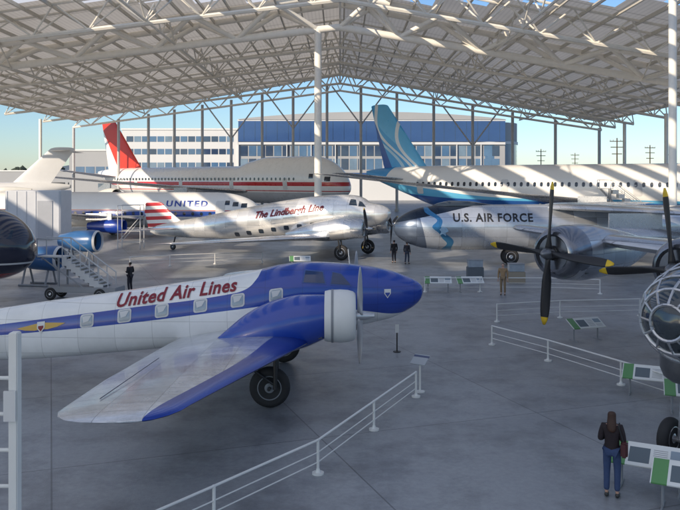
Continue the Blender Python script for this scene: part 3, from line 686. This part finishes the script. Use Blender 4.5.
# ---------------------------------------------------------------- boarding stairs
def stairs(loc,yaw,label,h=3.2,n=14,mat=m_white,w=1.3):
    o=root('boarding_stairs',label,'airstairs',(loc[0],loc[1],0),yaw,'boarding stairs')
    run=h*1.15
    for i in range(n): boxes('step',[((i*run/n,0,.5+i*(h-.5)/n),(run/n*1.05,w,.05))],o,mat)
    boxes('landing',[((run+.7,0,h),(1.5,w,.06))],o,mat)
    for s in(-1,1):
        tubes('handrail',[((0,s*w/2,1.4),(run,s*w/2,h+.95),.035),((run,s*w/2,h+.95),(run+1.4,s*w/2,h+.95),.035),((0,s*w/2,.95),(run,s*w/2,h+.5),.02)]+[((run*i/5,s*w/2,.5+(h-.5)*i/5),(run*i/5,s*w/2,1.4+(h-.45)*i/5),.025) for i in range(6)]+[((run+1.4,s*w/2,h),(run+1.4,s*w/2,h+.95),.03)],o,mat)
        boxes('stringer',[((run*(i+.5)/10,s*(w/2+.02),.38+(h-.5)*(i+.5)/10),(run/10*1.0,.05,.45)) for i in range(10)],o,mat)
    boxes('chassis',[((run*.55,0,.55),(run+1.2,w+.2,.3))],o,m_dkst,.03)
    tubes('support',[((run+.2,.45,.6),(run+.2,.45,h),.06),((run+.2,-.45,.6),(run+.2,-.45,h),.06),((run*.5,.45,.6),(run+1.2,.45,h),.04),((run*.5,-.45,.6),(run+1.2,-.45,h),.04)],o,m_dkst)
    for x in(.4,run+.6):
        for s in(-1,1): wheel(o,(x,s*(w/2+.1),.32),.32,.2)
    return o
stairs(G(112,300),R(170),'grey mobile boarding stairs beside navy jet',2.2,12,m_col,.9)
stairs((IX(662,88),86),R(172),'white boarding stairs in front of blue and white jet',5.2,18)
o=root('work_platform','grey maintenance work platform with scaffold frame','work platform',(IX(131,72),72,0))
tubes('scaffold',[((x,y,0),(x,y,3.9),.04) for x in(-1,1) for y in(-.7,.7)]+[((-1,y,z),(1,y,z),.03) for y in(-.7,.7) for z in(.6,1.6,2.9,3.4,3.9)]+[((-1,y,.6),(1,y,2.9),.03) for y in(-.7,.7)],o,m_col)
boxes('deck',[((0,0,2.9),(2.1,1.5,.08))],o,m_dkst)
o=root('lift_truck','pale grey box body lift truck on scissor frame','truck',(IX(39,60),60,0))
m_box=mk('pale_box',(.54,.56,.60),.5,var=.1)
boxes('box_body',[((0,0,3.35),(4.1,2.4,4.1))],o,m_box,.05)
boxes('door',[((.9,-1.23,3.2),(1.1,.05,2.9))],o,mk('door_grey',(.36,.38,.42),.5))
for x in(-1.9,-1.2,-.5,.2,1.9): boxes('body_rib',[((x,-1.22,3.35),(.06,.04,4.0))],o,m_box)
tubes('scissor_frame',[((-1.6,s,.8),(1.6,s,1.4),.09) for s in(-.9,.9)]+[((1.6,s,.8),(-1.6,s,1.4),.09) for s in(-.9,.9)],o,m_dkst)
boxes('chassis',[((.3,0,.75),(5.4,2.2,.3)),((2.6,0,1.1),(.9,2.1,.6))],o,m_white,.05)
for x in(-1.5,1.7):
    for s in(-1,1): wheel(o,(x,s*1.0,.45),.45,.3)
m_ebl=mk('engine_blue',(.03,.12,.3),.3,coat=.3,paint=[((.6,.6,.6),lambda n:n.gt(n.x,.85))])
for (px,py,Y,r) in((86,241,57,.8),(46,258,47,.75)):
    X=IX(px,Y);z=IZ(py,Y)
    o=root('display_engine','blue jet engine cowling on a display stand','jet engine',(X,Y,0),R(-12),'display engines')
    lathe('cowling',[(-3,r*.55),(-1.8,r*.9),(-.5,r),(-.1,r*.95),(0,r*.86),(-.1,r*.8),(-.6,r*.78)],(1,0,z),o,m_ebl,'x',32)
    lathe('fan',[(-.25,.01),(-.5,r*.2),(-.52,r*.77),(-.6,r*.77)],(1,0,z),o,m_black,'x',24)
    tubes('stand',[((a,s*.6,0),(a,s*.2,z-r*.7),.06) for a in(-1.2,.3) for s in(-1,1)]+[((-1.4,s*.6,.06),(.5,s*.6,.06),.06) for s in(-1,1)],o,m_dkst)
o=root('access_frame','white steel upright access frame with cross rungs','frame',(-3.33,8.0,0))
tubes('upright',[((-.28,0,0),(-.28,0,4.72),.045)],o,m_white,12);boxes('upright',[((.08,0,2.36),(.09,.12,4.72))],o,m_white,.01)
for i in range(12): tubes('rung',[((-.28,0,.3+i*.36),(.08,0,.3+i*.36),.02)],o,m_white)
boxes('base_plate',[((-.1,0,.03),(.7,.6,.06))],o,m_dkst,.01)
boxes('placard',[((.06,-.08,4.0),(.12,.02,.3))],o,m_wf)
# ---------------------------------------------------------------- background buildings
def building(name,label,x0,x1,Y,dep,z1,mat,wins=(),mats=None):
    o=root(name,label,'building',((x0+x1)/2,Y+dep/2,0))
    w=x1-x0
    boxes('wall',[((0,0,z1/2),(w,dep,z1))],o,mat);boxes('parapet',[((0,0,z1+.25),(w+.5,dep+.5,.5))],o,m_white)
    for (a,b,za,zb,m,k) in wins:
        n=max(1,int((b-a)/k));ws=(b-a)/n
        for i in range(min(n,100)):
            mm=random.choice(mats) if mats else m
            boxes('window',[((a+(i+.5)*ws-(x0+x1)/2,-dep/2-.04,(za+zb)/2),(ws*.86,.1,zb-za))],o,mm)
    return o
m_bw=mk('wall_white',(.62,.63,.63),.6,var=.06,vs=.1)
m_bb=mk('wall_blue',(.03,.08,.22),.25,var=.25,vs=.08,coat=.5)
m_bg=mk('glass_blue',(.07,.15,.27),.1,var=.5,vs=.12,coat=.8)
m_bg2=mk('glass_dark_blue',(.03,.06,.12),.08,var=.5,vs=.2,coat=.8)
m_bg3=mk('glass_pale_blue',(.16,.24,.33),.12,var=.5,vs=.2,coat=.8)
m_gy=mk('wall_grey',(.36,.37,.38),.7,var=.1,vs=.1)
Yb=235
X=lambda px:IX(px,Yb)
GL=[m_bg,m_bg,m_bg2,m_bg3]
building('white_hall','white office building with ribbon windows',X(122),X(238),Yb,40,IZ(130,Yb),m_bw,[(X(126),X(234),z,z+1.6,m_bg,2.2) for z in(9.5,13.5,17.2)],GL)
zt=IZ(121,Yb)
o=building('blue_hall','long hall with blue upper band, blue glass front and curved end',X(238.5),X(505),Yb,45,zt,m_gy,[(X(240),X(500),9.0,12.2,m_bg,2.4),(X(240),X(500),13.0,16.0,m_bg,2.4)],GL)
cx=(X(238.5)+X(505))/2;bw=X(505)-X(238.5)
boxes('blue_band',[((0,-22.75,(17.2+zt)/2),(bw,.4,zt-17.2-.02))],o,m_bb)
for i in range(24): boxes('cladding_joint',[((-bw/2+(i+.5)*bw/24,-22.97,(17.4+zt)/2),(.09,.06,zt-17.6))],o,m_bg2)
boxes('lower_wall',[((0,-22.75,3.6),(bw,.4,7.2))],o,m_bw)
boxes('fascia_band',[((0,-22.85,16.7),(bw,.4,.7))],o,m_bw);boxes('fascia_band',[((0,-22.85,7.7),(bw,.4,.7))],o,m_bb)
# gently curved roof
bm=bmesh.new();P=[]
for i in range(25):
    t=i/24;xx=-bw/2+bw*t;zz=zt+.5+2.2*math.sin(math.pi*t)**.8
    P.append([bm.verts.new((xx,-23,zt+.4)),bm.verts.new((xx,-23,zz)),bm.verts.new((xx,22,zz)),bm.verts.new((xx,22,zt+.4))])
for a,b in zip(P,P[1:]):
    for k in range(4): bm.faces.new((a[k],b[k],b[(k+1)%4],a[(k+1)%4]))
bmesh.ops.remove_doubles(bm,verts=bm.verts,dist=.02)
finish('curved_roof',bm,o,m_gy,False)
ce=(X(505)-cx-4.5,-12.6,0)
for a,b,mm in((0,7.2,m_bw),(7.21,17.1,m_bg),(17.11,zt-.3,m_gy)): lathe('curved_end',[(a,.1),(a,10),(b,10),(b,.1)],ce,o,mm,'z',48)
lathe('curved_band',[(16.6,10.1),(16.6,10.25),(17.4,10.25),(17.4,10.1)],ce,o,m_bw,'z',48)
for i in range(11): boxes('facade_fin',[((-bw/2+i*bw/11,-22.9,12.2),(.25,.6,8.2))],o,m_bw)
building('low_hall','low pale building with dark window band',X(60),X(121),Yb+8,30,IZ(150,Yb),m_gy,[(X(66),X(118),8,10,m_bg,3)])
building('warehouse','low grey warehouse with pale roof edge',X(528),X(612),Yb+60,30,8.5,m_gy,[(X(535),X(600),3,5,m_glass,6)])
building('warehouse','long low brown warehouse',X(618),X(760),Yb+90,30,9.5,mk('wall_brown',(.24,.2,.17),.7),[(X(625),X(740),3.5,6,m_glass,7)])
building('warehouse','long low pale warehouse',X(-120),X(55),Yb+60,30,9,m_gy,[(X(-110),X(50),3,5,m_glass,7)])
m_tr=mk('far_foliage',(.045,.06,.04),.9,var=.4,vs=.05)
bm=bmesh.new()
for i in range(700):
    x=random.uniform(-420,520);y=random.uniform(430,520);h=random.uniform(5,14)
    for k in range(3):
        mm=Matrix.Translation((x+random.uniform(-2.5,2.5),y,h*random.uniform(.35,.8)))@Matrix.Diagonal((random.uniform(2,5),random.uniform(2,5),random.uniform(2,5),1))
        bmesh.ops.create_icosphere(bm,subdivisions=1,radius=1,matrix=mm)
for v in bm.verts: v.co+=Vector((random.uniform(-.6,.6),0,random.uniform(-.6,.6)))
o=finish('far_trees',bm,None,m_tr,False);o['kind']='stuff';o['label']='dark distant tree line along the horizon';o['category']='trees'
bm=bmesh.new();P=[]
for i in range(60):
    x=-2600+i*90;z=30+22*math.sin(i*.35)+12*math.sin(i*.9+1)
    P.append((bm.verts.new((x,2200,-2)),bm.verts.new((x,2350,max(4,z)))))
for a,b in zip(P,P[1:]): bm.faces.new((a[0],b[0],b[1],a[1]))
o=finish('hills',bm,None,mk('hill_haze',(.12,.16,.2),.9),True);o['kind']='structure';o['label']='low hazy distant hills';o['category']='hills'
UP=root('utility_pole','wooden utility pole with crossarms','utility pole',(IX(617,190),190,0),group='utility poles')
m_wd=mk('pole_wood',(.09,.065,.045),.8)
tubes('pole',[((0,0,0),(0,0,16),.22,.14)],UP,m_wd)
boxes('crossarm',[((0,0,15.2),(3.4,.14,.2))],UP,m_wd);boxes('crossarm',[((0,0,13.8),(3.0,.14,.2))],UP,m_wd);boxes('crossarm',[((0,0,12.2),(2.4,.14,.2))],UP,m_wd)
for x in(-1.6,-.9,.9,1.6): tubes('insulator',[((x,0,15.3),(x,0,15.6),.07)],UP,m_dkst)
for px,Y in((650,230),(541,260),(575,300),(672,300)): dup_thing(UP,(IX(px,Y),Y,0),R(random.uniform(-20,20)))
# ---------------------------------------------------------------- people
def skin(name,chains,parent,mat,sub=2):
    V=[];Ed=[];Rd=[];idx={}
    for ci,ch in enumerate(chains):
        prev=None
        for (p,r) in ch:
            key=tuple(round(c,4) for c in p)
            if key in idx:i=idx[key]
            else:
                i=len(V);idx[key]=i;V.append(p);Rd.append(r if isinstance(r,tuple) else (r,r))
            if prev is not None and prev!=i and (prev,i) not in Ed:Ed.append((prev,i))
            prev=i
    me=bpy.data.meshes.new(name);me.from_pydata(V,Ed,[]);o=link(bpy.data.objects.new(name,me))
    md=o.modifiers.new('s','SKIN');md.use_smooth_shade=True
    comp=list(range(len(V)))
    def fd(a):
        while comp[a]!=a:a=comp[a]
        return a
    for a,b in Ed:
        ra,rb=fd(a),fd(b)
        if ra!=rb:comp[max(ra,rb)]=min(ra,rb)
    for i,sv in enumerate(me.skin_vertices[0].data):
        sv.radius=Rd[i];sv.use_root=(fd(i)==i)
    s2=o.modifiers.new('u','SUBSURF');s2.levels=sub;s2.render_levels=sub
    bpy.context.view_layer.update()
    nm=bpy.data.meshes.new_from_object(o.evaluated_get(bpy.context.evaluated_depsgraph_get()))
    nm.name=name;nm.materials.clear();nm.materials.append(mat)
    for p in nm.polygons:p.use_smooth=True
    o.modifiers.clear();o.data=nm;bpy.data.meshes.remove(me);o.parent=parent
    return o
m_skin=mk('skin',(.5,.3,.22),.55,var=.04)
def person(loc,yaw,label,top,legs,hair,h=1.7,arms='front',female=False,bag=False,stride=.0,shoes=(.03,.03,.03)):
    o=root('person',label,'person',(loc[0],loc[1],0),yaw)
    mt=mk('jacket_cloth',top,.85,var=.25,vs=9,bump=.4,bs=14);ml=mk('trouser_cloth',legs,.85,var=.25,vs=8,bump=.4,bs=14);mh=mk('hair',hair,.6,var=.4,vs=30);ms=mk('shoe',shoes,.5)
    sh=.165 if female else .19
    J={}
    for s in(-1,1):
        J['s',s]=(s*sh,-.01,1.40);
        if arms=='front': J['e',s]=(s*(sh+.06),-.03,1.13);J['w',s]=(s*.12,.2,1.17)
        else: J['e',s]=(s*(sh+.05),-.03,1.12);J['w',s]=(s*(sh+.06),.05,.87)
        J['h',s]=(s*.09,0,.92);J['k',s]=(s*.1,.03+s*stride*.5,.5);J['a',s]=(s*.1,-.02+s*stride,.09)
    pel=(0,0,.97);sp=(0,.0,1.15);chs=(0,0,1.32);nb=(0,-.015,1.45);nk=(0,0,1.51)
    jaw=(0,.03,1.565);hd=(0,.012,1.625);tp=(0,.0,1.685)
    body=[[(pel,(.13,.1)),(sp,(.11,.085)),(chs,(.14,.1)),(nb,(.06,.055)),(nk,(.05,.05)),(jaw,(.058,.06)),(hd,(.078,.088)),(tp,(.055,.065))],
          [(hd,.08),((0,.108,1.60),.011)],[(hd,.08),((.082,.0,1.615),.011)],[(hd,.08),((-.082,0,1.615),.011)]]
    for s in(-1,1):
        e,wv=Vector(J['e',s]),Vector(J['w',s]);d=(wv-e).normalized()
        palm=wv+d*.07
        body+= [[(chs,(.14,.1)),(J['s',s],.055),(tuple(e),.038),(tuple(wv),(.026,.026)),(tuple(palm),(.036,.018))]]
        lat=d.cross(Vector((0,0,1)) if abs(d.z)<.8 else Vector((0,1,0))).normalized();dn=d.cross(lat)
        for k in range(4):
            b=palm+lat*(-.027+.018*k);ln=(.036,.042,.039,.03)[k]
            body.append([(tuple(b),.009),(tuple(b+d*ln+dn*.006),.008),(tuple(b+d*ln*1.6+dn*.02),.0075),(tuple(b+d*ln*1.9+dn*.035),.0065)])
        b=wv+d*.02-lat*s*.02
        body.append([(tuple(b),.011),(tuple(b-lat*s*.03+d*.03),.009),(tuple(b-lat*s*.038+d*.06),.008)])
        body.append([(pel,(.13,.1)),(J['h',s],.085),(J['k',s],.052),(J['a',s],.035),((J['a',s][0]*1.1,J['a',s][1]+.13,.035),.03)])
    skin('body',body,o,m_skin,1)
    jl=[[((0,0,.86 if female else .92),(.17,.13)),(pel,(.16,.125)),(sp,(.145,.11)),(chs,(.17,.12)),((0,-.01,1.42),(.09,.08)),((0,-.01,1.475),(.062,.06))]]
    for s in(-1,1):
        e,wv=Vector(J['e',s]),Vector(J['w',s])
        jl.append([(chs,(.17,.12)),(J['s',s],.075),(tuple(e),.058),(tuple(e.lerp(wv,.9)),.045)])
    skin('jacket',jl,o,mt,2)
    tl=[[((0,0,.96),(.14,.11))]]
    for s in(-1,1):
        tl.append([((0,0,.96),(.14,.11)),(J['h',s],.1),(J['k',s],.07),((J['a',s][0],J['a',s][1],.12),.06)])
        skin('shoe',[[((J['a',s][0],J['a',s][1]-.04,.055),(.045,.05)),((J['a',s][0]*1.03,J['a',s][1]+.07,.045),(.05,.04)),((J['a',s][0]*1.1,J['a',s][1]+.17,.035),(.042,.03))]],o,ms,2)
    skin('trousers',tl,o,ml,2)
    hr=[[((0,-.005,1.70),(.055,.06)),((0,-.02,1.66),(.088,.085)),((0,-.035,1.61),(.088,.07)),((0,-.05,1.55),(.075,.05) if not female else (.09,.055))]]
    if female: hr[0]+=[((0,-.075,1.46),(.10,.05)),((.01,-.10,1.37),(.095,.04)),((.0,-.112,1.30),(.055,.025))]
    skin('hair',hr,o,mh,2)
    for s in(-1,1):
        lathe('eye',[(-.009,.001),(-.006,.007),(0,.009),(.006,.007),(.009,.001)],(s*.03,.088,1.632),o,m_white,'y',10)
    if bag:
        boxes('shoulder_bag',[((.24,-.09,1.0),(.13,.2,.3))],o,mk('bag',(.06,.01,.015),.5),.03)
        tubes('bag_strap',[((.22,-.1,1.15),(.13,-.12,1.46),.012),((.22,-.0,1.15),(.13,.05,1.47),.012)],o,m_black)
    k=h/1.75;o.scale=(k,k,k);return o
person(G(612,497),R(-25),'woman with brown hair, dark coat, blue jeans, shoulder bag',(.018,.011,.014),(.035,.06,.14),(.04,.015,.008),1.74,'front',True,True)
person(G(394,263),R(20),'person in black jacket and dark trousers standing',(.015,.015,.018),(.02,.02,.03),(.02,.015,.01),1.75,'down')
person(G(407,264),R(-30),'person in dark coat and jeans standing',(.02,.02,.03),(.03,.04,.07),(.03,.02,.01),1.68,'down',stride=.1)
person(G(503,295),R(160),'person in tan jacket and khaki trousers standing',(.3,.2,.11),(.22,.16,.1),(.04,.03,.02),1.75,'down',shoes=(.1,.07,.05))
person(G(130,292),R(60),'person in dark clothes leaning by stairs',(.02,.02,.025),(.02,.02,.03),(.02,.015,.01),1.7,'front')
for px,py,c in((516,283,(.3,.26,.2)),(475,278,(.1,.12,.14))):
    gx,gy=G(px,py);o=root('display_case','small display case on plinth','display case',(gx,gy,0))
    boxes('plinth',[((0,0,.35),(1.0,.7,.7))],o,mk('plinth',c,.6),.02);boxes('case_glass',[((0,0,.93),(.9,.6,.44))],o,m_glasl,.01);boxes('case_top',[((0,0,1.17),(.96,.66,.04))],o,m_dkst)
